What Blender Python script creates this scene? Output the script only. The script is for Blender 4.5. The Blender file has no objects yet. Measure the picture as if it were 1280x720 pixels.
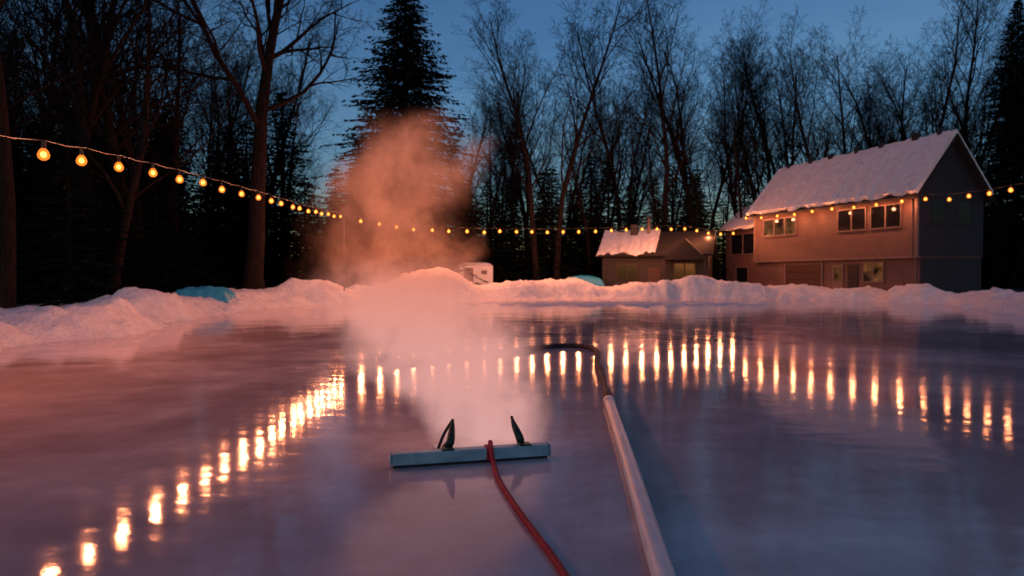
import bpy, bmesh, math, random
import numpy as np
from mathutils import Vector, noise, Matrix

scene = bpy.context.scene
scene.view_settings.view_transform = 'Standard'
scene.view_settings.look = 'None'
scene.view_settings.exposure = 0
col = scene.collection
R = math.radians

# ------------------------------------------------------------ helpers
def new_mat(name):
    m = bpy.data.materials.new(name); m.use_nodes = True
    nt = m.node_tree; nt.nodes.clear()
    return m, nt
def N(nt, typ, **kw):
    n = nt.nodes.new(typ)
    for k, v in kw.items(): setattr(n, k, v)
    return n
def L(nt, a, b): nt.links.new(a, b)
def math_n(nt, op, a, b=None, c=None, clamp=False):
    n = nt.nodes.new('ShaderNodeMath'); n.operation = op; n.use_clamp = clamp
    for i, v in enumerate((a, b, c)):
        if v is None: continue
        if isinstance(v, (int, float)): n.inputs[i].default_value = v
        else: nt.links.new(v, n.inputs[i])
    return n.outputs[0]
def sstep(nt, a, b, x):
    n = nt.nodes.new('ShaderNodeMapRange'); n.interpolation_type = 'SMOOTHSTEP'; nt.links.new(x, n.inputs[0])
    n.inputs[1].default_value = a; n.inputs[2].default_value = b; n.inputs[3].default_value = 0; n.inputs[4].default_value = 1
    return n.outputs[0]
def ramp(nt, fac, stops, interp='LINEAR'):
    n = nt.nodes.new('ShaderNodeValToRGB'); cr = n.color_ramp; cr.interpolation = interp
    while len(cr.elements) < len(stops): cr.elements.new(0.5)
    for e, (p, c) in zip(cr.elements, stops):
        e.position = p; e.color = (*c, 1) if len(c) == 3 else c
    if fac is not None: nt.links.new(fac, n.inputs[0])
    return n.outputs[0]

def simple_mat(name, c1, c2=None, scale=6, rough=0.7, bump=0.2, bdist=0.02, metal=0, spec=0.3, stretch=(1,1,1), detail=6):
    m, nt = new_mat(name)
    tc = N(nt, 'ShaderNodeTexCoord'); mp = N(nt, 'ShaderNodeMapping'); mp.inputs['Scale'].default_value = stretch
    L(nt, tc.outputs['Object'], mp.inputs['Vector'])
    nz = N(nt, 'ShaderNodeTexNoise'); nz.inputs['Scale'].default_value = scale; nz.inputs['Detail'].default_value = detail
    L(nt, mp.outputs[0], nz.inputs['Vector'])
    c2 = c2 or tuple(x * 0.6 for x in c1)
    cc = ramp(nt, nz.outputs['Fac'], [(0.3, c2), (0.7, c1)])
    b = N(nt, 'ShaderNodeBsdfPrincipled')
    L(nt, cc, b.inputs['Base Color'])
    b.inputs['Roughness'].default_value = rough; b.inputs['Metallic'].default_value = metal
    b.inputs['Specular IOR Level'].default_value = spec
    if bump > 0:
        bp = N(nt, 'ShaderNodeBump'); bp.inputs['Strength'].default_value = bump; bp.inputs['Distance'].default_value = bdist
        L(nt, nz.outputs['Fac'], bp.inputs['Height']); L(nt, bp.outputs[0], b.inputs['Normal'])
    o = N(nt, 'ShaderNodeOutputMaterial'); L(nt, b.outputs[0], o.inputs['Surface'])
    return m
def diffuse_mat(name, c):
    m, nt = new_mat(name)
    d = N(nt, 'ShaderNodeBsdfDiffuse')
    inf = N(nt, 'ShaderNodeObjectInfo')
    cc = ramp(nt, inf.outputs['Random'], [(0, tuple(x*0.7 for x in c)), (1, tuple(x*1.25 for x in c))]); L(nt, cc, d.inputs['Color'])
    o = N(nt, 'ShaderNodeOutputMaterial'); L(nt, d.outputs[0], o.inputs['Surface'])
    return m

def mesh_obj(name, V, F, mat=None, parent=None, smooth=False, loc=None):
    me = bpy.data.meshes.new(name); me.from_pydata([tuple(v) for v in V], [], F); me.update()
    if smooth: me.polygons.foreach_set('use_smooth', [True] * len(me.polygons))
    if mat: me.materials.append(mat)
    o = bpy.data.objects.new(name, me); col.objects.link(o)
    if parent: o.parent = parent
    if loc: o.location = loc
    return o
def empty(name, loc=(0,0,0), rotz=0):
    e = bpy.data.objects.new(name, None); col.objects.link(e); e.location = loc; e.rotation_euler = (0,0,rotz)
    e.empty_display_size = 0.3
    return e
def box(name, a, b, mat, parent=None, bevel=0.0):
    x0,y0,z0 = a; x1,y1,z1 = b
    V = [(x0,y0,z0),(x1,y0,z0),(x1,y1,z0),(x0,y1,z0),(x0,y0,z1),(x1,y0,z1),(x1,y1,z1),(x0,y1,z1)]
    F = [(0,3,2,1),(4,5,6,7),(0,1,5,4),(1,2,6,5),(2,3,7,6),(3,0,4,7)]
    o = mesh_obj(name, V, F, mat, parent)
    if bevel > 0:
        md = o.modifiers.new('bev', 'BEVEL'); md.width = bevel; md.segments = 3
    return o
def profile_x(name, prof, x0, x1, mat, parent, nseg=1, jit=0, seed=0, jidx=()):
    """closed (y,z) profile extruded along x"""
    V = []; F = []; n = len(prof)
    for s in range(nseg + 1):
        x = x0 + (x1 - x0) * s / nseg
        for k, (y, z) in enumerate(prof):
            dj = jit * (noise.noise(Vector((x * 0.9, k * 0.3, seed))) + 0.5*noise.noise(Vector((x * 2.9, k * 0.3, seed)))) if jit else 0
            if k in jidx:
                V.append((x, y + dj * jidx[k], z + dj * 0.5))
            else: V.append((x, y, z + (dj * 0.25)))
    for s in range(nseg):
        for k in range(n):
            a = s * n + k; b = s * n + (k + 1) % n
            F.append((a, b, b + n, a + n))
    F.append(tuple(range(n))[::-1]); F.append(tuple(nseg * n + k for k in range(n)))
    return mesh_obj(name, V, F, mat, parent)
def tube(V, F, pts, rad, sides):
    base = len(V); n = len(pts)
    up = Vector((0, 0, 1))
    d0 = (pts[1] - pts[0]).normalized()
    a = d0.cross(up) if abs(d0.z) < 0.95 else d0.cross(Vector((1, 0, 0)))
    a.normalize()
    for i in range(n):
        d = (pts[min(i+1, n-1)] - pts[max(i-1, 0)]).normalized()
        a = (a - d * a.dot(d)).normalized(); b = d.cross(a)
        for k in range(sides):
            t = 2 * math.pi * k / sides
            V.append(pts[i] + (a * math.cos(t) + b * math.sin(t)) * rad[i])
    for i in range(n - 1):
        for k in range(sides):
            p = base + i * sides + k; q = base + i * sides + (k + 1) % sides
            F.append((p, q, q + sides, p + sides))
    return base
def caps(F, base, n, sides):
    F.append(tuple(base + k for k in range(sides))[::-1]); F.append(tuple(base + (n-1)*sides + k for k in range(sides)))
def smooth_path(pts, per=10):
    P = [Vector(p) for p in pts]; out = []
    for i in range(len(P) - 1):
        p0 = P[max(i-1,0)]; p1 = P[i]; p2 = P[i+1]; p3 = P[min(i+2, len(P)-1)]
        for k in range(per):
            t = k / per
            out.append(0.5 * ((2*p1) + (p2-p0)*t + (2*p0-5*p1+4*p2-p3)*t*t + (-p0+3*p1-3*p2+p3)*t**3))
    out.append(P[-1]); return out
def pipe(name, pts, r, mat, parent=None, sides=12, per=10, rfun=None):
    P = smooth_path(pts, per) if len(pts) > 2 else [Vector(p) for p in pts]
    V = []; F = []
    rad = [r if rfun is None else rfun(i/(len(P)-1)) for i in range(len(P))]
    b = tube(V, F, P, rad, sides); caps(F, b, len(P), sides)
    return mesh_obj(name, V, F, mat, parent, smooth=True)

# ------------------------------------------------------------ world / sky
w = bpy.data.worlds.new("World"); scene.world = w; w.use_nodes = True
nt = w.node_tree; nt.nodes.clear()
sky = N(nt, 'ShaderNodeTexSky'); sky.sky_type = 'NISHITA'; sky.sun_disc = False
sky.sun_elevation = R(2.0); sky.sun_rotation = R(200); sky.altitude = 100; sky.ozone_density = 3.0; sky.dust_density = 0.5
tint = N(nt, 'ShaderNodeMix', data_type='RGBA', blend_type='MULTIPLY'); tint.inputs['Factor'].default_value = 1
wtc = N(nt, 'ShaderNodeTexCoord'); wn = N(nt, 'ShaderNodeTexNoise'); wn.inputs['Scale'].default_value = 2.5; wn.inputs['Detail'].default_value = 4
wmp = N(nt, 'ShaderNodeMapping'); wmp.inputs['Scale'].default_value = (1,1,3.5); L(nt, wtc.outputs['Generated'], wmp.inputs[0]); L(nt, wmp.outputs[0], wn.inputs['Vector'])
wc = ramp(nt, wn.outputs['Fac'], [(0.35, (0.70,0.80,0.94)), (0.7, (1.06,1.05,1.10))])
L(nt, sky.outputs[0], tint.inputs['A']); L(nt, wc, tint.inputs['B'])
bg = N(nt, 'ShaderNodeBackground'); L(nt, tint.outputs['Result'], bg.inputs['Color'])
bg.inputs['Strength'].default_value = 0.245
wo = N(nt, 'ShaderNodeOutputWorld'); L(nt, bg.outputs[0], wo.inputs['Surface'])

sl = bpy.data.lights.new('dusk_fill', 'SUN'); sl.energy = 0.03; sl.angle = R(20); sl.color = (0.7, 0.8, 1.0)  # weak cool ambient fill, added though the sun has set
so = bpy.data.objects.new('dusk_fill', sl); col.objects.link(so); so.rotation_euler = (R(60), 0, R(20)); so.location = (0,-20,30)

# ------------------------------------------------------------ camera
cam = bpy.data.cameras.new('camera'); co = bpy.data.objects.new('camera', cam); col.objects.link(co)
co.location = (0, 0, 1.6); co.rotation_euler = (R(89.0), 0, 0)
cam.lens = 24; cam.sensor_width = 36; cam.clip_end = 3000; cam.clip_start = 0.05
cam.dof.use_dof = True; cam.dof.focus_distance = 7.0; cam.dof.aperture_fstop = 1.6
scene.camera = co

# ------------------------------------------------------------ materials
bark = simple_mat('bark', (0.028, 0.019, 0.016), (0.011, 0.008, 0.007), scale=3, stretch=(3,3,0.6), rough=0.9, bump=0.8, bdist=0.05, detail=3, spec=0.08)
twig = diffuse_mat('twig_bark', (0.012, 0.010, 0.010))
needles = diffuse_mat('needles', (0.009, 0.014, 0.012))

def siding_mat(name, c1, c2, period=0.2):
    m, nt = new_mat(name)
    tc = N(nt, 'ShaderNodeTexCoord'); sp = N(nt, 'ShaderNodeSeparateXYZ'); L(nt, tc.outputs['Object'], sp.inputs[0])
    z = math_n(nt, 'MULTIPLY', sp.outputs[2], 1/period); fr = math_n(nt, 'FRACT', z)
    nz = N(nt, 'ShaderNodeTexNoise'); nz.inputs['Scale'].default_value = 1.2; nz.inputs['Detail'].default_value = 8
    L(nt, tc.outputs['Object'], nz.inputs['Vector'])
    cc = ramp(nt, nz.outputs['Fac'], [(0.3, c2), (0.7, c1)])
    b = N(nt, 'ShaderNodeBsdfPrincipled'); L(nt, cc, b.inputs['Base Color']); b.inputs['Roughness'].default_value = 0.65
    bp = N(nt, 'ShaderNodeBump'); bp.inputs['Strength'].default_value = 1.0; bp.inputs['Distance'].default_value = 0.05
    inv = math_n(nt, 'SUBTRACT', 1.0, fr)
    L(nt, inv, bp.inputs['Height']); L(nt, bp.outputs[0], b.inputs['Normal'])
    o = N(nt, 'ShaderNodeOutputMaterial'); L(nt, b.outputs[0], o.inputs['Surface'])
    return m
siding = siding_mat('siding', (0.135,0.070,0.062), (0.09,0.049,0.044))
siding_shaded = siding_mat('siding_shaded', (0.022,0.014,0.014), (0.015,0.010,0.010))  # same siding darkened: gable-end shade put into the colour
logwall = siding_mat('log_siding', (0.020,0.012,0.010), (0.011,0.007,0.006), 0.28)
trim = simple_mat('trim_paint', (0.21,0.14,0.13), (0.15,0.105,0.095), rough=0.5)
trim_dk = simple_mat('dark_trim', (0.07,0.045,0.04), (0.045,0.03,0.026), rough=0.6)
shingle = simple_mat('shingles', (0.026,0.024,0.025), (0.013,0.012,0.013), scale=12, rough=0.9)
darkm = simple_mat('dark_metal', (0.03,0.03,0.035), rough=0.45, metal=0.4)
door_m = simple_mat('door_paint', (0.075,0.036,0.032), (0.055,0.027,0.024), rough=0.5)
def glass(name, em):
    m, g = new_mat(name)
    b = N(g, 'ShaderNodeBsdfPrincipled'); b.inputs['Base Color'].default_value = (0.008,0.009,0.013,1); b.inputs['Roughness'].default_value = 0.1
    b.inputs['Specular IOR Level'].default_value = 0.3
    if em > 0:
        tc = N(g, 'ShaderNodeTexCoord'); nz = N(g, 'ShaderNodeTexNoise'); nz.inputs['Scale'].default_value = 1.1; nz.inputs['Detail'].default_value = 2
        L(g, tc.outputs['Object'], nz.inputs['Vector'])
        c = ramp(g, nz.outputs['Fac'], [(0.35, (0.0,0.0,0.0)), (0.65, (1.0,0.38,0.12))]); L(g, c, b.inputs['Emission Color']); b.inputs['Emission Strength'].default_value = em
    o = N(g, 'ShaderNodeOutputMaterial'); L(g, b.outputs[0], o.inputs['Surface']); return m
glass_m = glass('window_glass', 0); glass_w = glass('window_glass_glow', 0.16)  # warm glow painted into some panes as patchy emission, no lamp inside

# snow / ground
def snow_material(name, litter=False):
    m, nt = new_mat(name)
    tc = N(nt, 'ShaderNodeTexCoord')
    n1 = N(nt, 'ShaderNodeTexNoise'); n1.inputs['Scale'].default_value = 2.2; n1.inputs['Detail'].default_value = 7; n1.inputs['Roughness'].default_value = 0.65
    n2 = N(nt, 'ShaderNodeTexNoise'); n2.inputs['Scale'].default_value = 9; n2.inputs['Detail'].default_value = 4
    L(nt, tc.outputs['Object'], n1.inputs['Vector']); L(nt, tc.outputs['Object'], n2.inputs['Vector'])
    cc = ramp(nt, n1.outputs['Fac'], [(0.25, (0.68,0.65,0.68)), (0.6, (0.90,0.87,0.88))])
    b = N(nt, 'ShaderNodeBsdfPrincipled'); b.inputs['Roughness'].default_value = 0.75; b.inputs['Specular IOR Level'].default_value = 0.2
    if litter:
        at = N(nt, 'ShaderNodeAttribute'); at.attribute_name = 'litter'
        mx = N(nt, 'ShaderNodeMix', data_type='RGBA')
        f = math_n(nt, 'ADD', at.outputs['Fac'], math_n(nt, 'MULTIPLY', math_n(nt, 'SUBTRACT', n2.outputs['Fac'], 0.5), 0.8))
        f = math_n(nt, 'MULTIPLY', math_n(nt, 'SUBTRACT', f, 0.35), 3.0, clamp=True)
        L(nt, f, mx.inputs['Factor']); L(nt, cc, mx.inputs['A']); mx.inputs['B'].default_value = (0.035,0.028,0.022,1)
        L(nt, mx.outputs['Result'], b.inputs['Base Color'])
    else: L(nt, cc, b.inputs['Base Color'])
    ad = math_n(nt, 'ADD', n1.outputs['Fac'], math_n(nt, 'MULTIPLY', n2.outputs['Fac'], 0.4))
    bp = N(nt, 'ShaderNodeBump'); bp.inputs['Strength'].default_value = 1.0; bp.inputs['Distance'].default_value = 0.2
    L(nt, ad, bp.inputs['Height']); L(nt, bp.outputs[0], b.inputs['Normal'])
    o = N(nt, 'ShaderNodeOutputMaterial'); L(nt, b.outputs[0], o.inputs['Surface'])
    return m
snow = snow_material('snow'); ground_m = snow_material('snow_ground', True)

# ------------------------------------------------------------ terrain
poly = np.array([(-10.2,-30),(-10.6,5),(-10.7,12),(-10.6,17),(-11.1,22),(-12.0,28),(-11.6,34),(-9.5,38),(-6,41),(0,45.5),(6,48.5),(12,49.5),(18,47.5),(22.5,43),(23.8,38),(21.3,31),(18.9,25),(17.5,12),(17,-30)], float)
def axis(lo, hi, step, far):
    a = list(np.arange(lo, hi + 1e-6, step)); s = step; x = a[-1]; up = []
    while x < far: s *= 1.25; x += s; up.append(x)
    s = step; x = lo; dn = []
    while x > -far: s *= 1.25; x -= s; dn.append(x)
    return np.array(dn[::-1] + a + up)
xs = axis(-18, 30, 0.20, 900); ys = axis(6, 60, 0.20, 1200)
X, Y = np.meshgrid(xs, ys); P = np.stack([X.ravel(), Y.ravel()], 1)
def sdf(P):
    d = np.full(len(P), 1e9); ins = np.zeros(len(P), bool); n = len(poly)
    for i in range(n):
        a = poly[i]; b = poly[(i+1) % n]; ab = b - a
        t = np.clip(((P - a) @ ab) / (ab @ ab), 0, 1)
        d = np.minimum(d, np.linalg.norm(P - (a + t[:,None]*ab), axis=1))
        c = ((a[1] > P[:,1]) != (b[1] > P[:,1])) & (P[:,0] < (b[0]-a[0]) * (P[:,1]-a[1]) / (b[1]-a[1] + 1e-12) + a[0])
        ins ^= c
    return np.where(ins, -d, d)
S = sdf(P)
def ss(a, b, x):
    t = np.clip((x-a)/(b-a), 0, 1); return t*t*(3-2*t)
nA = np.zeros(len(P)); nB = np.zeros(len(P)); nC = np.zeros(len(P))
for i, (x, y) in enumerate(P):
    if S[i] < -16 or S[i] > 60: continue
    nA[i] = noise.noise(Vector((x*0.33, y*0.33, 0)))
    nB[i] = noise.fractal(Vector((x*1.1, y*1.1, 4.0)), 0.8, 2.1, 4)
    if -1 < S[i] < 8: nC[i] = noise.noise(Vector((x*2.6, y*2.6, 9.0)))
s = S + 0.7*nA + 0.4*nB
yy = P[:,1]; xx = P[:,0]
H = (0.39 + 0.0125*np.clip(yy, 0, 60) + 0.08*(1-ss(-10, -7, xx))) * (0.92 + 0.85*nA)
H += 1.15*np.exp(-((xx+5.6)/2.8)**2 - ((yy-45.0)/2.2)**2)
H += 0.25*np.exp(-((xx-16)/3.0)**2 - ((yy-51)/2.0)**2)
up = ss(0, 1.7, s); down = 1 - 0.55*ss(2.4, 5.5, s)
Z = H*up*down + up*(0.22*np.abs(nB) + 0.10*np.maximum(nC,0) + 0.03)
Z = np.where(s > 0, Z, 0) - 0.06
drift = np.exp(-((xx-6)/8.5)**2 - ((yy-39.5)/4.0)**2)
dz = 0.16*np.clip(drift*1.0 + 0.9*nB - 0.45, 0, 0.5) * ss(0.12, 0.35, drift)
Z = np.where(s <= 0.3, np.maximum(Z, -0.06 + dz*1.6), Z)
nx = len(xs); ny = len(ys)
idx = np.arange(nx*ny).reshape(ny, nx)
Fq = np.stack([idx[:-1,:-1], idx[:-1,1:], idx[1:,1:], idx[1:,:-1]], -1).reshape(-1, 4)
me = bpy.data.meshes.new('snow_ground')
me.from_pydata(np.column_stack([P, Z]).tolist(), [], Fq.tolist())
me.polygons.foreach_set('use_smooth', [True]*len(me.polygons)); me.materials.append(ground_m)
lit = ss(5, 10, S) * (1 - np.exp(-((xx-18)/11)**4 - ((yy-54)/11)**4))
at = me.attributes.new('litter', 'FLOAT', 'POINT'); at.data.foreach_set('value', lit.astype(np.float32))
go = bpy.data.objects.new('snow_ground', me); col.objects.link(go)

# ------------------------------------------------------------ ice
m, nt = new_mat('rink_ice')
tc = N(nt, 'ShaderNodeTexCoord'); OC = tc.outputs['Object']
def nz(scale, detail=5, rough=0.55, vec=OC, dist=0):
    n = N(nt, 'ShaderNodeTexNoise'); n.inputs['Scale'].default_value = scale; n.inputs['Detail'].default_value = detail
    n.inputs['Roughness'].default_value = rough; n.inputs['Distortion'].default_value = dist
    L(nt, vec, n.inputs['Vector']); return n.outputs['Fac']
mp2 = N(nt, 'ShaderNodeMapping'); mp2.inputs['Scale'].default_value = (1.2, 2.6, 1); L(nt, OC, mp2.inputs['Vector'])
big = nz(0.22, 7, 0.62, dist=0.6); mid = nz(1.3, 6, 0.65); fine = nz(18, 3); lowf = nz(0.7, 0, 0.3); rip = nz(1.3, 1, 0.5, mp2.outputs[0])
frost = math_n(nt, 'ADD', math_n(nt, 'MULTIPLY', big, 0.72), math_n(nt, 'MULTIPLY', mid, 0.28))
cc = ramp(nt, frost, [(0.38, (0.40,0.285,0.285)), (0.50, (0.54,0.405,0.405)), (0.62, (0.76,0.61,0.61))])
scr = None
for k_, (rz, sc1) in enumerate(((20, 5.0), (-35, 4.5), (70, 4.0))):
    mq = N(nt, 'ShaderNodeMapping'); mq.inputs['Rotation'].default_value = (0,0,R(rz)); mq.inputs['Scale'].default_value = (sc1, 0.25, 1); mq.inputs['Location'].default_value = (k_*7.1,k_*3.3,0); L(nt, OC, mq.inputs['Vector'])
    q = nz(1.0, 0, 0.5, mq.outputs[0], 0.15)
    q = math_n(nt, 'SUBTRACT', 1.0, math_n(nt, 'MULTIPLY', math_n(nt, 'ABSOLUTE', math_n(nt, 'SUBTRACT', q, 0.5)), 110.0), clamp=True)
    scr = q if scr is None else math_n(nt, 'MAXIMUM', scr, q)
scr = math_n(nt, 'MULTIPLY', scr, sstep(nt, 0.48, 0.62, mid))
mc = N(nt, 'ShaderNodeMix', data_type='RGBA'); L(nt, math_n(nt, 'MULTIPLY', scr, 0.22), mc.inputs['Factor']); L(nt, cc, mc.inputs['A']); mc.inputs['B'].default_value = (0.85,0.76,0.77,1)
b = N(nt, 'ShaderNodeBsdfPrincipled'); L(nt, mc.outputs['Result'], b.inputs['Base Color'])
rr = N(nt, 'ShaderNodeMapRange'); L(nt, frost, rr.inputs[0]); rr.inputs[1].default_value = 0.40; rr.inputs[2].default_value = 0.62; rr.inputs[3].default_value = 0.05; rr.inputs[4].default_value = 0.105
L(nt, rr.outputs[0], b.inputs['Roughness']); b.inputs['IOR'].default_value = 1.31; b.inputs['Specular IOR Level'].default_value = 0.48
hgt = math_n(nt, 'ADD', math_n(nt, 'MULTIPLY', lowf, 0.006), math_n(nt, 'ADD', math_n(nt, 'MULTIPLY', rip, 0.0032), math_n(nt, 'MULTIPLY', fine, 0.0005)))
bp = N(nt, 'ShaderNodeBump'); bp.inputs['Strength'].default_value = 1.0; bp.inputs['Distance'].default_value = 1.0
L(nt, hgt, bp.inputs['Height']); L(nt, bp.outputs[0], b.inputs['Normal'])
o = N(nt, 'ShaderNodeOutputMaterial'); L(nt, b.outputs[0], o.inputs['Surface'])
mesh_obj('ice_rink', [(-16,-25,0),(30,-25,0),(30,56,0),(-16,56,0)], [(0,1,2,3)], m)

# ------------------------------------------------------------ trees
def grow(V, F, M, rng, p, d, Ln, r, lev, cfg):
    n = cfg['seg'][lev]; sides = cfg['sides'][lev]
    pts = [p.copy()]; ds = [d.copy()]; wig = cfg['wig'][lev]
    for i in range(n):
        d = (d + Vector((rng.gauss(0,wig), rng.gauss(0,wig), rng.gauss(0,wig*0.6) + cfg['up'][lev]))).normalized()
        p = p + d * (Ln / n); pts.append(p.copy()); ds.append(d.copy())
    tp = cfg['taper'][lev]
    rad = [max(r * (1 - tp * (i/n)), 0.008) for i in range(n+1)]
    if lev == 0: rad[0] *= 1.35
    f0 = len(F); tube(V, F, pts, rad, sides); M += [0 if lev < 2 else 1] * (len(F) - f0)
    if lev >= cfg['levels']: return
    nc = cfg['nc'][lev]; az = rng.random() * 6.28; t0 = cfg['t0'][lev]
    for c in range(nc):
        t = t0 + (1 - t0) * (c + rng.random()*0.8) / nc; t = min(t, 0.99)
        f = t * n; i = int(f); q = pts[i].lerp(pts[i+1], f - i); dd = ds[i+1]
        az += 2.4 + rng.uniform(-0.5, 0.5)
        a = dd.cross(Vector((0,0,1))) if abs(dd.z) < 0.95 else dd.cross(Vector((1,0,0)))
        a.normalize(); bb = dd.cross(a)
        ang = R(rng.uniform(*cfg['ang'][lev]))
        nd = dd*math.cos(ang) + (a*math.cos(az) + bb*math.sin(az))*math.sin(ang)
        rl = rad[i] * cfg['rr'][lev] * rng.uniform(0.7, 1.1)
        grow(V, F, M, rng, q, nd.normalized(), Ln*cfg['lr'][lev]*(1.15 - 0.65*(t-t0)/(1-t0+1e-6))*rng.uniform(0.7,1.15), rl, lev+1, cfg)
def bare_mesh(name, seed, h, r, **over):
    cfg = dict(levels=4, seg=[12,6,5,3,2], sides=[9,6,4,3,3], wig=[0.05,0.13,0.17,0.2,0.25], up=[0.03,0.09,0.06,0.04,0.02],
               taper=[0.86,0.85,0.8,0.7,0.5], nc=[17,7,6,4,0], t0=[0.32,0.2,0.15,0.1,0], ang=[(28,52),(30,55),(28,60),(25,60)],
               rr=[0.5,0.6,0.6,0.6], lr=[0.36,0.5,0.5,0.55])
    cfg.update(over); rng = random.Random(seed); V = []; F = []; M = []
    grow(V, F, M, rng, Vector((0,0,-0.3)), Vector((rng.gauss(0,0.03), rng.gauss(0,0.03), 1)).normalized(), h, r, 0, cfg)
    me = bpy.data.meshes.new(name); me.from_pydata([tuple(v) for v in V], [], F); me.materials.append(bark); me.materials.append(twig)
    me.polygons.foreach_set('material_index', M)
    me.polygons.foreach_set('use_smooth', [True]*len(me.polygons)); me.update(); return me
def spruce_mesh(name, seed, h, rad, z0, step=0.36, nb=11):
    rng = random.Random(seed); V = []; F = []
    tube(V, F, [Vector((0,0,-0.3)), Vector((0,0,h*0.5)), Vector((0,0,h))], [h*0.013, h*0.008, 0.02], 7)
    z = z0
    while z < h - 0.15:
        t = (z - z0) / (h - z0); Rz = rad * (1-t)**0.8 * (0.82 + 0.3*rng.random()) + 0.15
        k = max(5, int(nb * (0.55 + 0.45*(1-t))))
        a0 = rng.random()*6.28
        for j in range(k):
            az = a0 + 6.283*j/k + rng.uniform(-0.25, 0.25); ln = Rz * rng.uniform(0.6, 1.12)
            if rng.random() < 0.06: continue
            out = Vector((math.cos(az), math.sin(az), 0)); side = Vector((-out.y, out.x, 0))
            droop = 0.18 + 0.30*(1-t); pts = []
            zz = z + rng.uniform(-0.15, 0.15)
            for q in range(5):
                u = q/4; pts.append(out*(ln*u) + Vector((0,0, zz + ln*(0.12*u - droop*u*u*1.3 + 0.22*u**3))))
            tube(V, F, pts, [0.05*(1-t)+0.015, 0.03, 0.02, 0.015, 0.006], 3)
            ns = max(3, int(ln/0.24))
            for q in range(ns):
                u = 0.12 + 0.88*(q + rng.random())/ns; u = min(u, 0.999); f = u*4; i = int(f); pp = pts[i].lerp(pts[i+1], f-i)
                for sg in (-1, 1):
                    sl_ = (0.28 + 0.42*(1-u)) * min(1.0, 0.4+ln*0.25) * rng.uniform(0.7, 1.3)
                    dv = (out*rng.uniform(0.5,0.95) + side*sg*rng.uniform(0.5,0.9) + Vector((0,0,rng.uniform(-0.75,-0.1)))).normalized()
                    e = pp + dv*sl_; wv = Vector((rng.gauss(0,1), rng.gauss(0,1), rng.gauss(0,0.6))).normalized()*0.09
                    mcen = pp.lerp(e, 0.5)
                    bi = len(V); V += [pp, mcen + wv, e, mcen - wv]; F.append((bi, bi+1, bi+2, bi+3))
        z += step * (0.75 + 0.5*rng.random()) * (1 - 0.45*t)
    me = bpy.data.meshes.new(name); me.from_pydata([tuple(v) for v in V], [], F); me.materials.append(needles); me.update(); return me

bares = [bare_mesh('bare_a', 1, 24, 0.30), bare_mesh('bare_b', 2, 26, 0.33, ang=[(22,42),(28,50),(28,60),(25,60)], lr=[0.32,0.5,0.5,0.55]),
         bare_mesh('bare_c', 3, 22, 0.28, t0=[0.22,0.2,0.15,0.1,0]), bare_mesh('bare_d', 4, 25, 0.3, nc=[21,7,5,4,0], ang=[(20,38),(25,45),(28,60),(25,60)])]
spr = [spruce_mesh('spruce_a', 11, 12, 2.9, 0.3, 0.42, 10), spruce_mesh('spruce_b', 12, 14, 2.7, 0.5, 0.46, 10)]
def put(name, me, x, y, sc=1, rot=0, parent=None, tilt=(0,0), z=0.3):
    o = bpy.data.objects.new(name, me); col.objects.link(o); o.location = (x, y, z)
    o.scale = (sc, sc, sc) if not isinstance(sc, tuple) else sc
    o.rotation_euler = (tilt[0], tilt[1], rot); o.parent = parent; return o
def px(p, d): return (p - 640) / 853.3 * d

# hero trees
oak = bare_mesh('bare_tree_big', 21, 19, 0.50, nc=[12,9,7,5,0], t0=[0.46,0.15,0.15,0.1,0], ang=[(32,66),(30,60),(30,60),(25,60)], lr=[0.52,0.5,0.5,0.5],
                wig=[0.06,0.19,0.22,0.22,0.25], up=[0.03,0.05,0.05,0.03,0.02], taper=[0.75,0.88,0.8,0.7,0.5], rr=[0.46,0.6,0.6,0.6])
put('bare_tree', oak, px(318,38), 38, 1.1, 0.6)
oak2 = bare_mesh('bare_tree_big2', 25, 20, 0.34, nc=[13,8,6,5,0], t0=[0.35,0.15,0.15,0.1,0], ang=[(30,60),(30,60),(30,60),(25,60)], lr=[0.45,0.5,0.5,0.5])
put('bare_tree.001', oak2, px(175,36), 36, 1.0, 2.0, tilt=(0,R(5)))
put('bare_tree.002', oak2, px(70,33), 33, 1.05, 4.2, tilt=(0,R(-3)))
put('bare_tree.003', bares[1], px(4,25), 25, (0.85,0.85,1.0), 0.4)
put('bare_tree.004', bares[3], px(672,58), 58, 1.0, 0.2, tilt=(0,R(-3)))
put('bare_tree.005', bares[1], px(696,59), 59, 0.98, 1.5, tilt=(0,R(2)))
hero_sp = spruce_mesh('spruce_hero', 31, 25.5, 6.0, 2.5, 0.36, 20)
put('spruce_tree', hero_sp, px(507,56), 56, (1.35,1.35,1.03), 0.0)
put('spruce_tree.001', hero_sp, px(1268,60), 60, (0.95,0.95,1.0), 1.0)
put('spruce_tree.002', spr[1], px(445,60), 60, 0.95, 1.0)
k = 6
for (p, d, sc, mi) in [(600,66,0.75,2),(640,66,0.9,0),(780,64,1.0,3),(835,62,1.12,0),(868,66,1.05,1),(965,72,1.12,3),(1010,70,1.0,2),(1062,68,0.98,0),(1095,66,0.85,2),(1148,62,0.92,1),(1215,66,1.1,3),(735,70,0.85,2),(918,70,0.95,0)]:
    put('bare_tree.%03d' % k, bares[mi], px(p,d), d, sc, k*1.7); k += 1

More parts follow.
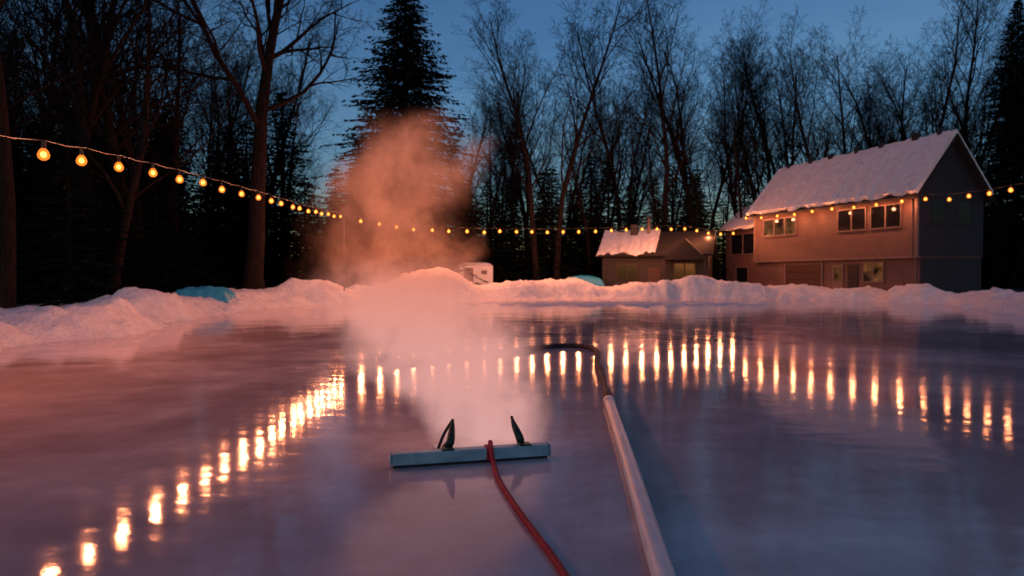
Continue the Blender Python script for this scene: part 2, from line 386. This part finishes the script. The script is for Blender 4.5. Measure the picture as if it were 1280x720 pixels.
fp = empty('forest_treeline'); rng = random.Random(77)
cnt = 0
for row, d0 in enumerate([64, 74, 86]):
    x = -80
    while x < 80:
        x += rng.uniform(2.6, 5.0); d = d0 + rng.uniform(-4, 4); p = 640 + 853.3*x/d
        if not (-60 < p < 1340): continue
        if 385 < p < 432: hs = 0.42
        elif p < 385: hs = rng.uniform(0.8, 1.1)
        elif p < 640: hs = rng.uniform(0.5, 0.75)
        else: hs = rng.uniform(0.62, 0.98)
        put('tree_%03d' % cnt, rng.choice(bares), x, d, hs*(1+0.08*row), rng.random()*6.28, fp); cnt += 1
for row, (d0, st) in enumerate([(62,3.1),(70,3.2),(80,3.6),(92,3.8)]):
    x = -90
    while x < 90:
        x += rng.uniform(0.5, 1.4)*st; d = d0 + rng.uniform(-2.5, 2.5); p = 640 + 853.3*x/d
        if not (-80 < p < 1360): continue
        if row == 0 and 900 < p < 1290 and rng.random() < 0.4: continue
        hs = rng.uniform(0.65, 1.02)
        if p < 380: hs *= 1.3
        if 385 < p < 440: hs *= 0.8
        put('conifer_%03d' % cnt, rng.choice(spr), x, d, (hs*1.5, hs*1.5, hs), rng.random()*6.28, fp); cnt += 1
lw = empty('woodland_thicket')
for i in range(60):
    d = rng.uniform(27, 58); x = rng.uniform(-17 - (d-24)*0.1, -14 - d*0.75)
    p = 640 + 853.3*x/d
    if p > 380 or (280 < p < 360 and d < 40): continue
    if i % 3: put('conifer_%03d' % i, rng.choice(spr), x, d, (0.95,0.95,rng.uniform(0.6,0.9)*d/40), rng.random()*6.28, lw)
    else: put('tree_%03d' % i, rng.choice(bares), x, d, rng.uniform(0.6,0.95), rng.random()*6.28, lw)

# ------------------------------------------------------------ house
def window(pr, x0, x1, z0, z1, y, mull=1, nm='window', gm=None, tm=None):
    t = 0.08; gm = gm or glass_m; tm = tm or trim
    box(nm+'_glass', (x0,y-0.02,z0), (x1,y+0.05,z1), gm, pr)
    box(nm+'_head', (x0-t,y-0.07,z1), (x1+t,y+0.04,z1+t*1.3), tm, pr); box(nm+'_sill', (x0-t*1.4,y-0.11,z0-t), (x1+t*1.4,y+0.04,z0), tm, pr)
    box(nm+'_jamb_l', (x0-t,y-0.067,z0), (x0,y+0.04,z1), tm, pr); box(nm+'_jamb_r', (x1,y-0.067,z0), (x1+t,y+0.04,z1), tm, pr)
    for i in range(1, mull+1):
        xm = x0 + (x1-x0)*i/(mull+1); box(nm+'_mullion_%d' % i, (xm-0.05,y-0.06,z0), (xm+0.05,y-0.021,z1), tm, pr)
hs = empty('two_storey_house', (20.2, 57, 0.35), math.atan2(-0.955, 0.3))
W = 5.4; EV = 6.55; RG = 9.9; LX = 15.7
profile_x('upper_walls', [(0,2.45),(W,2.45),(W,EV),(W/2,RG-0.12),(0,EV)], 0, LX, siding, hs)
profile_x('gable_shade_panel', [(0.13,2.5),(W,2.5),(W,EV),(W/2,RG-0.13),(0.13,EV+0.1)], LX+0.003, LX+0.03, siding_shaded, hs)  # thin dark layer added to keep the gable end in shade
box('lower_walls', (0.05,0.3,-0.4), (LX-0.05,W-0.1,2.45), siding, hs)
box('lower_gable_shade_panel', (LX-0.049,0.3,-0.4), (LX+0.01,W-0.1,2.37), siding_shaded, hs)
box('belt_board', (-0.03,-0.05,2.38), (LX+0.04,0.28,2.5), trim, hs)
for i, xx_ in enumerate((0, LX-0.16)): box('corner_board_%d' % i, (xx_-0.02,-0.03,2.502), (xx_+0.18,0.12,EV-0.02), trim, hs)
sl_ = (RG-EV)/(W/2)
def chev(off, th, ov):
    return [(-ov, EV-ov*sl_+off), (W/2, RG+off), (W+ov, EV-ov*sl_+off), (W+ov, EV-ov*sl_+off+th), (W/2, RG+off+th), (-ov, EV-ov*sl_+off+th)]
profile_x('roof', chev(0.0,0.2,0.45), -0.45, LX+0.45, shingle, hs)
profile_x('roof_snow', chev(0.205,0.28,0.37), -0.38, LX+0.36, snow, hs, nseg=90, jit=0.45, seed=3, jidx={0:0.7, 5:1.1, 3:0.3, 2:0.3})
box('gutter', (-0.45,-0.56,EV-0.45*sl_-0.02), (LX+0.45,-0.46,EV-0.45*sl_+0.17), trim_dk, hs)
for i, xv in enumerate((0.8, 3.3, 5.4, 8.0, 10.2, 12.9, 14.8)):
    box('ridge_vent_%d' % i, (xv,W/2-0.2,RG+0.25), (xv+0.3+0.1*(i%3),W/2+0.15,RG+0.68+0.12*(i%2)), darkm, hs, 0.08)
window(hs, 1.3, 5.0, 4.5, 5.75, 0, 2, 'window_a', glass_w); window(hs, 9.3, 11.7, 4.4, 5.8, 0, 1, 'window_b'); window(hs, 12.2, 14.5, 4.4, 5.8, 0, 1, 'window_c')
window(hs, 11.3, 12.9, 0.9, 2.1, 0.3, 1, 'window_d', glass_w)
box('garage_door', (3.6,0.24,-0.2), (7.4,0.33,2.1), door_m, hs)
for i in range(4): box('garage_panel_%d' % i, (3.7,0.20,-0.1+i*0.55), (7.3,0.238,0.35+i*0.55), door_m, hs, 0.02)
for nm, a_, b_ in (('garage_trim_l',3.45,3.6),('garage_trim_r',7.4,7.55)): box(nm, (a_,0.2,-0.2), (b_,0.31,2.22), trim, hs)
box('entry_door', (8.5,0.22,-0.1), (9.5,0.33,2.05), trim, hs); box('entry_door_glass', (8.68,0.20,0.9), (9.32,0.218,1.85), glass_w, hs)
box('side_door', (9.9,0.24,-0.1), (10.8,0.33,2.05), darkm, hs)
profile_x('wing_walls', [(0.9,-0.4),(5.2,-0.4),(5.2,5.5),(3.05,7.2),(0.9,5.5)], -5.2, -0.01, siding, hs)
e2 = 5.5; s2 = 1.7/2.15
def chev2(off, th, ov): return [(0.9-ov, e2-ov*s2+off),(3.05,7.2+off),(5.2+ov,e2-ov*s2+off),(5.2+ov,e2-ov*s2+off+th),(3.05,7.2+off+th),(0.9-ov,e2-ov*s2+off+th)]
profile_x('wing_roof', chev2(0.02,0.16,0.5), -5.7, -0.02, shingle, hs)
profile_x('wing_roof_snow', chev2(0.185,0.24,0.42), -5.6, -0.03, snow, hs, nseg=20, jit=0.3, seed=5, jidx={0:0.6,5:0.8})
window(hs, -4.4, -1.0, 3.2, 4.9, 0.9, 1, 'window_e'); window(hs, -3.6, -2.0, 0.4, 2.0, 0.9, 0, 'window_f')
for i, yw in enumerate((1.1, 3.3)):
    box('gable_window_%d' % i, (LX-0.03,yw,4.6), (LX+0.05,yw+1.0,5.9), glass_m, hs); box('gable_window_sill_%d' % i, (LX-0.02,yw-0.1,4.48), (LX+0.09,yw+1.1,4.598), siding_shaded, hs)
pipe('downspout', [(LX-0.3,-0.08,EV-0.5),(LX-0.3,-0.07,2.6),(LX-0.3,0.22,2.3),(LX-0.3,0.24,-0.2)], 0.05, trim, hs, per=4)

# ------------------------------------------------------------ cabin
cb = empty('log_cabin', (px(826,54), 55.5, 0.3), R(-20))
profile_x('cabin_walls', [(0,-0.3),(5.4,-0.3),(5.4,3.2),(2.7,4.9),(0,3.2)], -4.5, 4.0, logwall, cb)
def chev3(off, th, ov): s3=1.7/2.7; return [(-ov,3.2-ov*s3+off),(2.7,4.9+off),(5.4+ov,3.2-ov*s3+off),(5.4+ov,3.2-ov*s3+off+th),(2.7,4.9+off+th),(-ov,3.2-ov*s3+off+th)]
profile_x('cabin_roof', chev3(0.01,0.15,0.5), -4.9, 4.4, shingle, cb)
profile_x('cabin_roof_snow', chev3(0.165,0.2,0.45), -4.85, -0.1, snow, cb, nseg=30, jit=0.6, seed=8, jidx={0:1.2,5:1.6})
window(cb, -3.2, -1.6, 1.1, 2.2, 0, 1, 'window_a', None, trim_dk); window(cb, 1.4, 3.0, 1.1, 2.3, 0, 1, 'window_b', None, trim_dk)
box('cabin_door', (-0.7,-0.05,-0.2), (0.3,0.04,2.0), door_m, cb)
V = [(0.6,-1.3,2.6),(2.3,-1.3,4.3),(4.0,-1.3,2.6),(0.6,2.0,2.6),(2.3,2.0,4.3),(4.0,2.0,2.6)]
mesh_obj('porch_gable', V, [(0,2,1),(0,1,4,3),(1,2,5,4),(0,3,5,2)], shingle, cb)
for i, xp in enumerate((0.75, 3.85)): box('porch_post_%d' % i, (xp-0.08,-1.25,-0.3), (xp+0.08,-1.09,2.598), logwall, cb)
pipe('stove_pipe', [(-1.0,2.2,4.3),(-1.0,2.2,6.2)], 0.13, trim, cb); pipe('stove_pipe_cap', [(-1.0,2.2,6.2),(-1.0,2.2,6.32)], 0.22, darkm, cb)
box('chimney', (-2.5,1.9,4.0), (-1.9,2.6,5.7), darkm, cb, 0.03)

# ------------------------------------------------------------ string lights
wire_m = simple_mat('wire', (0.02,0.02,0.02), rough=0.6)
bulb_m, g = new_mat('bulb_amber_glass')
e = N(g, 'ShaderNodeEmission'); e.inputs['Color'].default_value = (1.0,0.25,0.03,1); e.inputs['Strength'].default_value = 1.6
tr = N(g, 'ShaderNodeBsdfTransparent'); tr.inputs['Color'].default_value = (1.0,0.75,0.45,1)
mxs = N(g, 'ShaderNodeMixShader'); mxs.inputs[0].default_value = 0.6; L(g, tr.outputs[0], mxs.inputs[1]); L(g, e.outputs[0], mxs.inputs[2])
o = N(g, 'ShaderNodeOutputMaterial'); L(g, mxs.outputs[0], o.inputs['Surface'])
core_m, g = new_mat('bulb_filament')
e = N(g, 'ShaderNodeEmission'); e.inputs['Color'].default_value = (1.0,0.42,0.10,1); e.inputs['Strength'].default_value = 16
o = N(g, 'ShaderNodeOutputMaterial'); L(g, e.outputs[0], o.inputs['Surface'])
def resample(pts, step):
    P = smooth_path(pts, 30); out = [P[0]]; acc = 0
    for a, b in zip(P, P[1:]):
        seg = (b-a).length
        while acc + seg >= step:
            t = (step-acc)/seg; a = a.lerp(b, t); out.append(a.copy()); seg = (b-a).length; acc = 0
        acc += seg
    return out
LC = (1.0,0.29,0.12)
def string_lights(name, pts, step, br, power, skip_first=0, dim_from=None):
    root = empty(name); B = resample(pts, step); rg = random.Random(len(B))
    V = []; F = []; W_ = []
    for i, p in enumerate(B):
        W_.append(p)
        if i < len(B)-1: W_.append(p.lerp(B[i+1], 0.5) - Vector((0,0,0.03)))
    b0 = tube(V, F, W_, [0.011]*len(W_), 5); mesh_obj('cable', V, F, wire_m, root)
    V = []; F = []; VB = []; FB = []; VC = []; FC = []
    def mk(pw):
        ld = bpy.data.lights.new(name+'_lamp', 'POINT'); ld.energy = pw; ld.color = LC; ld.shadow_soft_size = br*0.8; return ld
    ld = mk(power); ld2 = mk(power*0.35)
    for i, p in enumerate(B):
        if i < skip_first: continue
        q = p + Vector((rg.gauss(0,0.03), rg.gauss(0,0.03), rg.gauss(0,0.02)))
        bb = tube(V, F, [q, q-Vector((0,0,0.13))], [0.03,0.035], 8); caps(F, bb, 2, 8)
        prof = [(0.03,0),(br*0.75,br*0.5),(br,br*1.2),(br*0.85,br*1.8),(br*0.4,br*2.15),(0.002,br*2.2)]
        tube(VB, FB, [q-Vector((0,0,0.12+zz)) for _, zz in prof], [r_ for r_, _ in prof], 12)
        prof = [(0.002,br*0.6),(br*0.4,br*0.8),(br*0.5,br*1.15),(br*0.4,br*1.5),(0.002,br*1.7)]
        tube(VC, FC, [q-Vector((0,0,0.12+zz)) for _, zz in prof], [r_ for r_, _ in prof], 8)
        use = ld2 if (dim_from and p.y < dim_from) else ld
        lo = bpy.data.objects.new('lamp_%d' % i, use); col.objects.link(lo); lo.location = q - Vector((0,0,0.12+br*3.2)); lo.parent = root
    mesh_obj('sockets', V, F, wire_m, root); mesh_obj('bulbs', VB, FB, bulb_m, root, smooth=True); mesh_obj('filaments', VC, FC, core_m, root, smooth=True)
    return root
left_pts = [(-7.1,6.5,3.25),(-7.3,8.6,3.5),(-7.5,11,3.78),(-7.85,13.3,4.0),(-8.3,17.8,4.28),(-8.6,24,4.5),(-9.1,31,4.75),(-9.6,39,5.2)]
string_lights('string_lights', left_pts, 1.5, 0.09, 95)
string_lights('string_lights.001', [(-9.6,39,5.2),(-8.2,41,5.0),(-5.2,44,4.8),(-1.1,47,4.9),(3.5,50,5.08),(8.5,52,5.35),(13.3,54,5.6),(16.5,56,5.35),(19.3,57.3,5.5)], 1.35, 0.125, 175, 1)
def hl(x, y, z):
    return (20.2+0.3*x+0.955*y, 57-0.955*x+0.3*y, z)
string_lights('string_lights.002', [hl(0,-0.75,6.65),hl(4,-0.75,6.5),hl(8,-0.75,6.5),hl(12,-0.75,6.45),hl(15.8,-0.75,6.5),(24.6,38,6.2),(24.1,34,6.0),(23.8,30,6.0),(23.4,26,6.1)], 1.9, 0.115, 75, 0, 41.5)
pl = empty('light_pole', (-9.6,39.05,0.2))
pipe('post', [(0,0,0),(0,0,5.15)], 0.045, trim_dk, pl); pipe('cross_arm', [(-0.25,0,5.0),(0.25,0,5.0)], 0.03, darkm, pl)

# ------------------------------------------------------------ ice resurfacer, hoses
pvc = simple_mat('white_pvc', (0.88,0.80,0.78), (0.62,0.55,0.53), scale=5, rough=0.35, bump=0.15, bdist=0.004, spec=0.5, stretch=(4,0.6,4))
steel = simple_mat('painted_steel', (0.27,0.47,0.55), (0.15,0.28,0.34), scale=7, rough=0.42, metal=0.0, bump=0.15, bdist=0.003)
green = simple_mat('dark_green_plastic', (0.015,0.04,0.03), (0.008,0.02,0.016), rough=0.4)
redm = simple_mat('red_rubber', (0.46,0.015,0.04), (0.26,0.01,0.025), scale=20, rough=0.6, bump=0.3, bdist=0.004, spec=0.2)
brown = simple_mat('weathered_hose', (0.06,0.032,0.026), (0.025,0.013,0.012), scale=20, rough=0.6)
cloth = simple_mat('wet_towel', (0.65,0.62,0.60), (0.5,0.48,0.47), scale=25, rough=0.85, bump=0.6, bdist=0.01)
ir = empty('ice_resurfacer', (-0.345,5.83,0.0), math.atan2(0.33,1.31))
box('spreader_bar', (-0.68,-0.05,0.025), (0.68,0.06,0.125), steel, ir, 0.012)
box('bar_end_cap_l', (-0.695,-0.053,0.022), (-0.682,0.063,0.128), steel, ir, 0.004); box('bar_end_cap_r', (0.682,-0.053,0.022), (0.695,0.063,0.128), steel, ir, 0.004)
box('rubber_blade', (-0.67,-0.02,0.002), (0.67,0.03,0.024), darkm, ir)
for i, sg in enumerate((-1, 1)):
    cx0 = 0.13
    pipe('bracket_%d' % i, [(cx0+sg*0.34,0.30,0.03),(cx0+sg*0.34,0.16,0.10),(cx0+sg*0.31,0.05,0.17),(cx0+sg*0.28,0.13,0.27),(cx0+sg*0.265,0.17,0.34)], 0.02, green, ir, rfun=lambda t: 0.010+0.026*math.sin(math.pi*min(t*1.05,1)))
    pipe('bracket_rear_%d' % i, [(cx0+sg*0.38,0.35,0.02),(cx0+sg*0.33,0.28,0.19),(cx0+sg*0.265,0.17,0.34)], 0.014, green, ir)
    box('bracket_foot_%d' % i, (cx0+sg*0.34-0.05,-0.045,0.1255), (cx0+sg*0.34+0.05,0.05,0.14), green, ir, 0.004)
V = []; F = []
for j in range(13):
    for i in range(25):
        x = -0.25 + 0.76*i/24; y = 0.07 + 0.55*j/12
        V.append((x, y, 0.02 + 0.03*abs(noise.noise(Vector((x*7, y*5, 2)))) + 0.04*max(0, 1-j/2)))
for j in range(12):
    for i in range(24): a = j*25+i; F.append((a, a+1, a+26, a+25))
mesh_obj('towel', V, F, cloth, ir, smooth=True)
box('hose_clamp', (0.12,-0.056,0.02), (0.18,0.068,0.134), redm, ir, 0.006)
pipe('garden_hose', [(-0.19,5.94,0.15),(-0.18,5.81,0.12),(-0.15,5.62,0.04),(-0.10,5.25,0.022),(-0.02,4.85,0.022),(0.07,4.45,0.022),(0.17,4.05,0.022),(0.25,3.72,0.022),(0.32,3.3,0.022),(0.38,2.6,0.022),(0.2,1.6,0.022)], 0.022, redm)
wp = empty('water_supply_pipe')
pipe('white_pipe', [(1.19,8.35,0.06),(0.99,5.9,0.06),(0.79,3.64,0.065),(0.62,1.6,0.07)], 0.062, pvc, wp, sides=20)
pipe('pipe_collar', [(1.185,8.25,0.06),(1.195,8.4,0.06)], 0.072, pvc, wp, sides=20)
pipe('nozzle', [(1.193,8.38,0.06),(1.24,8.8,0.07),(1.30,9.5,0.08),(1.38,10.4,0.07),(1.46,11.2,0.05)], 0.05, brown, wp, rfun=lambda t: 0.052 + 0.012*math.sin(t*9) - 0.02*t)
pipe('supply_hose', [(1.45,11.1,0.05),(1.52,12.2,0.05),(1.68,13.4,0.05),(1.75,14.4,0.05),(1.55,15.1,0.05),(1.05,15.2,0.05),(0.5,14.7,0.05),(-0.1,14.1,0.05),(-0.8,13.6,0.05),(-1.5,12.9,0.05),(-2.1,12.4,0.05),(-2.5,12.9,0.05),(-2.3,13.6,0.05)], 0.052, brown, wp)

# ------------------------------------------------------------ odds and ends behind the bank
vanm = simple_mat('white_paint', (0.75,0.75,0.76), (0.66,0.66,0.68), scale=1, rough=0.4, bump=0)
vn = empty('box_trailer', (-3.0,54.5,0.5), R(14))
box('body', (-1.35,-0.8,0.45), (1.35,0.9,1.95), vanm, vn, 0.07)
box('chassis', (-1.3,-0.75,0.36), (1.6,0.85,0.445), darkm, vn)
box('door', (-1.0,-0.83,0.6), (-0.25,-0.803,1.75), trim, vn, 0.005); box('window', (0.4,-0.825,1.25), (0.85,-0.803,1.55), trim, vn)
V = []; F = []
for j in range(9):
    for i in range(17):
        u = i/16*2-1; v = j/8*2-1; r_ = max(abs(u), abs(v))
        V.append((u*1.36, 0.05+v*0.88, 1.92 + (0.26+0.08*noise.noise(Vector((u*3,v*3,1))))*(1-r_**6)))
for j in range(8):
    for i in range(16): a = j*17+i; F.append((a,a+1,a+18,a+17))
mesh_obj('snow_cap', V, F, snow, vn, True)
for i, (x, y) in enumerate(((0.0,-0.85),(0.0,0.75))): pipe('wheel_%d' % i, [(x,y,0.3),(x,y+0.18,0.3)], 0.3, darkm, vn, sides=20)
pipe('tow_bar', [(1.3,0.05,0.4),(2.3,0.05,0.38)], 0.04, darkm, vn)
tarp = simple_mat('blue_tarp', (0.06,0.42,0.62), (0.035,0.28,0.45), scale=3, rough=0.4, bump=0.5, bdist=0.05)
def tarp_obj(name, x0, y0, sx, sy, h):
    V = []; F = []; n = 20
    for j in range(n+1):
        for i in range(n+1):
            u = i/n*2-1; v = j/n*2-1; r_ = max(abs(u), abs(v))
            z = h*(1-r_**5) + 0.12*noise.fractal(Vector((u*3,v*3,x0)),1,2,3)
            V.append((u*sx, v*sy, z))
    for j in range(n):
        for i in range(n): a = j*(n+1)+i; F.append((a,a+1,a+n+2,a+n+1))
    mesh_obj(name, V, F, tarp, None, True, (x0,y0,0.35))
tarp_obj('blue_tarp_heap', px(262,32), 31.5, 1.4, 0.8, 0.72); tarp_obj('blue_tarp_heap.001', px(728,57), 56, 1.8, 0.8, 1.25)  # tarp heaps are guesses at small, unclear blue shapes

# ------------------------------------------------------------ steam
m, nt = new_mat('glowing_steam')
tc = N(nt, 'ShaderNodeTexCoord'); 
n1 = N(nt, 'ShaderNodeTexNoise'); n1.inputs['Scale'].default_value = 1.5; n1.inputs['Detail'].default_value = 4; n1.inputs['Roughness'].default_value = 0.55
L(nt, tc.outputs['Object'], n1.inputs['Vector'])
sb = N(nt, 'ShaderNodeVectorMath', operation='SUBTRACT'); L(nt, n1.outputs['Color'], sb.inputs[0]); sb.inputs[1].default_value = (0.5,0.5,0.5)
sp0 = N(nt, 'ShaderNodeSeparateXYZ'); L(nt, tc.outputs['Object'], sp0.inputs[0])
zt = math_n(nt, 'DIVIDE', sp0.outputs[2], 3.25, clamp=True)
sc_ = N(nt, 'ShaderNodeVectorMath', operation='SCALE'); L(nt, sb.outputs[0], sc_.inputs[0]); L(nt, math_n(nt, 'ADD', 0.50, math_n(nt, 'MULTIPLY', zt, 1.4)), sc_.inputs['Scale'])
ad = N(nt, 'ShaderNodeVectorMath', operation='ADD'); L(nt, tc.outputs['Object'], ad.inputs[0]); L(nt, sc_.outputs[0], ad.inputs[1])
sp = N(nt, 'ShaderNodeSeparateXYZ'); L(nt, ad.outputs[0], sp.inputs[0])
def enc(c, w_, d_): return ((c+2)/2, w_/1.5, d_)
st = [(0.0, enc(-0.22,0.66,1.0)), (0.10, enc(-0.30,0.76,0.95)), (0.24, enc(-0.66,1.05,0.55)), (0.40, enc(-0.98,1.12,0.42)), (0.53, enc(-1.14,0.88,0.26)), (0.68, enc(-1.22,0.88,0.22)), (0.82, enc(-1.08,0.84,0.21)), (0.92, enc(-0.93,0.72,0.16)), (1.0, enc(-0.85,0.55,0.0))]
rc = ramp(nt, zt, st, 'EASE'); sr = N(nt, 'ShaderNodeSeparateColor'); L(nt, rc, sr.inputs[0])
cx = math_n(nt, 'SUBTRACT', math_n(nt, 'MULTIPLY', sr.outputs[0], 2.0), 2.0)
wd = math_n(nt, 'MULTIPLY', sr.outputs[1], 1.5)
dx = math_n(nt, 'DIVIDE', math_n(nt, 'SUBTRACT', sp.outputs[0], cx), wd)
yo = math_n(nt, 'MULTIPLY', math_n(nt, 'SUBTRACT', 1.0, math_n(nt, 'DIVIDE', sp0.outputs[2], 1.1), clamp=True), 0.28)
dy = math_n(nt, 'DIVIDE', math_n(nt, 'ADD', sp.outputs[1], yo), math_n(nt, 'MULTIPLY', wd, 0.75))
dist = math_n(nt, 'SQRT', math_n(nt, 'ADD', math_n(nt, 'MULTIPLY', dx, dx), math_n(nt, 'MULTIPLY', dy, dy)))
f = math_n(nt, 'SUBTRACT', 1.0, dist, clamp=True); f = math_n(nt, 'POWER', f, 1.7)
n2 = N(nt, 'ShaderNodeTexNoise'); n2.inputs['Scale'].default_value = 2.5; n2.inputs['Detail'].default_value = 5; n2.inputs['Roughness'].default_value = 0.62; n2.inputs['Distortion'].default_value = 0.6
L(nt, ad.outputs[0], n2.inputs['Vector'])
mr = N(nt, 'ShaderNodeMapRange'); L(nt, n2.outputs['Fac'], mr.inputs[0]); mr.inputs[1].default_value = 0.38; mr.inputs[2].default_value = 0.62; mr.inputs[3].default_value = 0.14; mr.inputs[4].default_value = 1.6
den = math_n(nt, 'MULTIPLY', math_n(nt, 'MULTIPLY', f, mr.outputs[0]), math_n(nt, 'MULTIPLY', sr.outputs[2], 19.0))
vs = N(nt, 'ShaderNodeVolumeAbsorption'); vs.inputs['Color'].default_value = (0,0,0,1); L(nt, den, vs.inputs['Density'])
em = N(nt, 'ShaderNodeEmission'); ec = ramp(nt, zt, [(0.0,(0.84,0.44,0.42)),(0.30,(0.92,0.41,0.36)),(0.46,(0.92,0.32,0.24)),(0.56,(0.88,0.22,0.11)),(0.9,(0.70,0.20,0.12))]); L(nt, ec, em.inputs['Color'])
L(nt, math_n(nt, 'MULTIPLY', den, 0.83), em.inputs['Strength'])  # steam emits its own warm glow in place of scattered lamp light
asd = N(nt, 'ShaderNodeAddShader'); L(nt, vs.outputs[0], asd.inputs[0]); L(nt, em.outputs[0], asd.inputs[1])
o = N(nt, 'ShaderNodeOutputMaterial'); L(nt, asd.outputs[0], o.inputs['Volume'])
try: m.cycles.volume_step_rate = 1.6
except Exception as ex_: print(ex_)
glowing_steam = box('glowing_steam_cloud', (-2.5,-1.05,0.015), (0.75,1.0,3.25), m); glowing_steam.location = (0, 6.75, 0)
print('done', cnt)
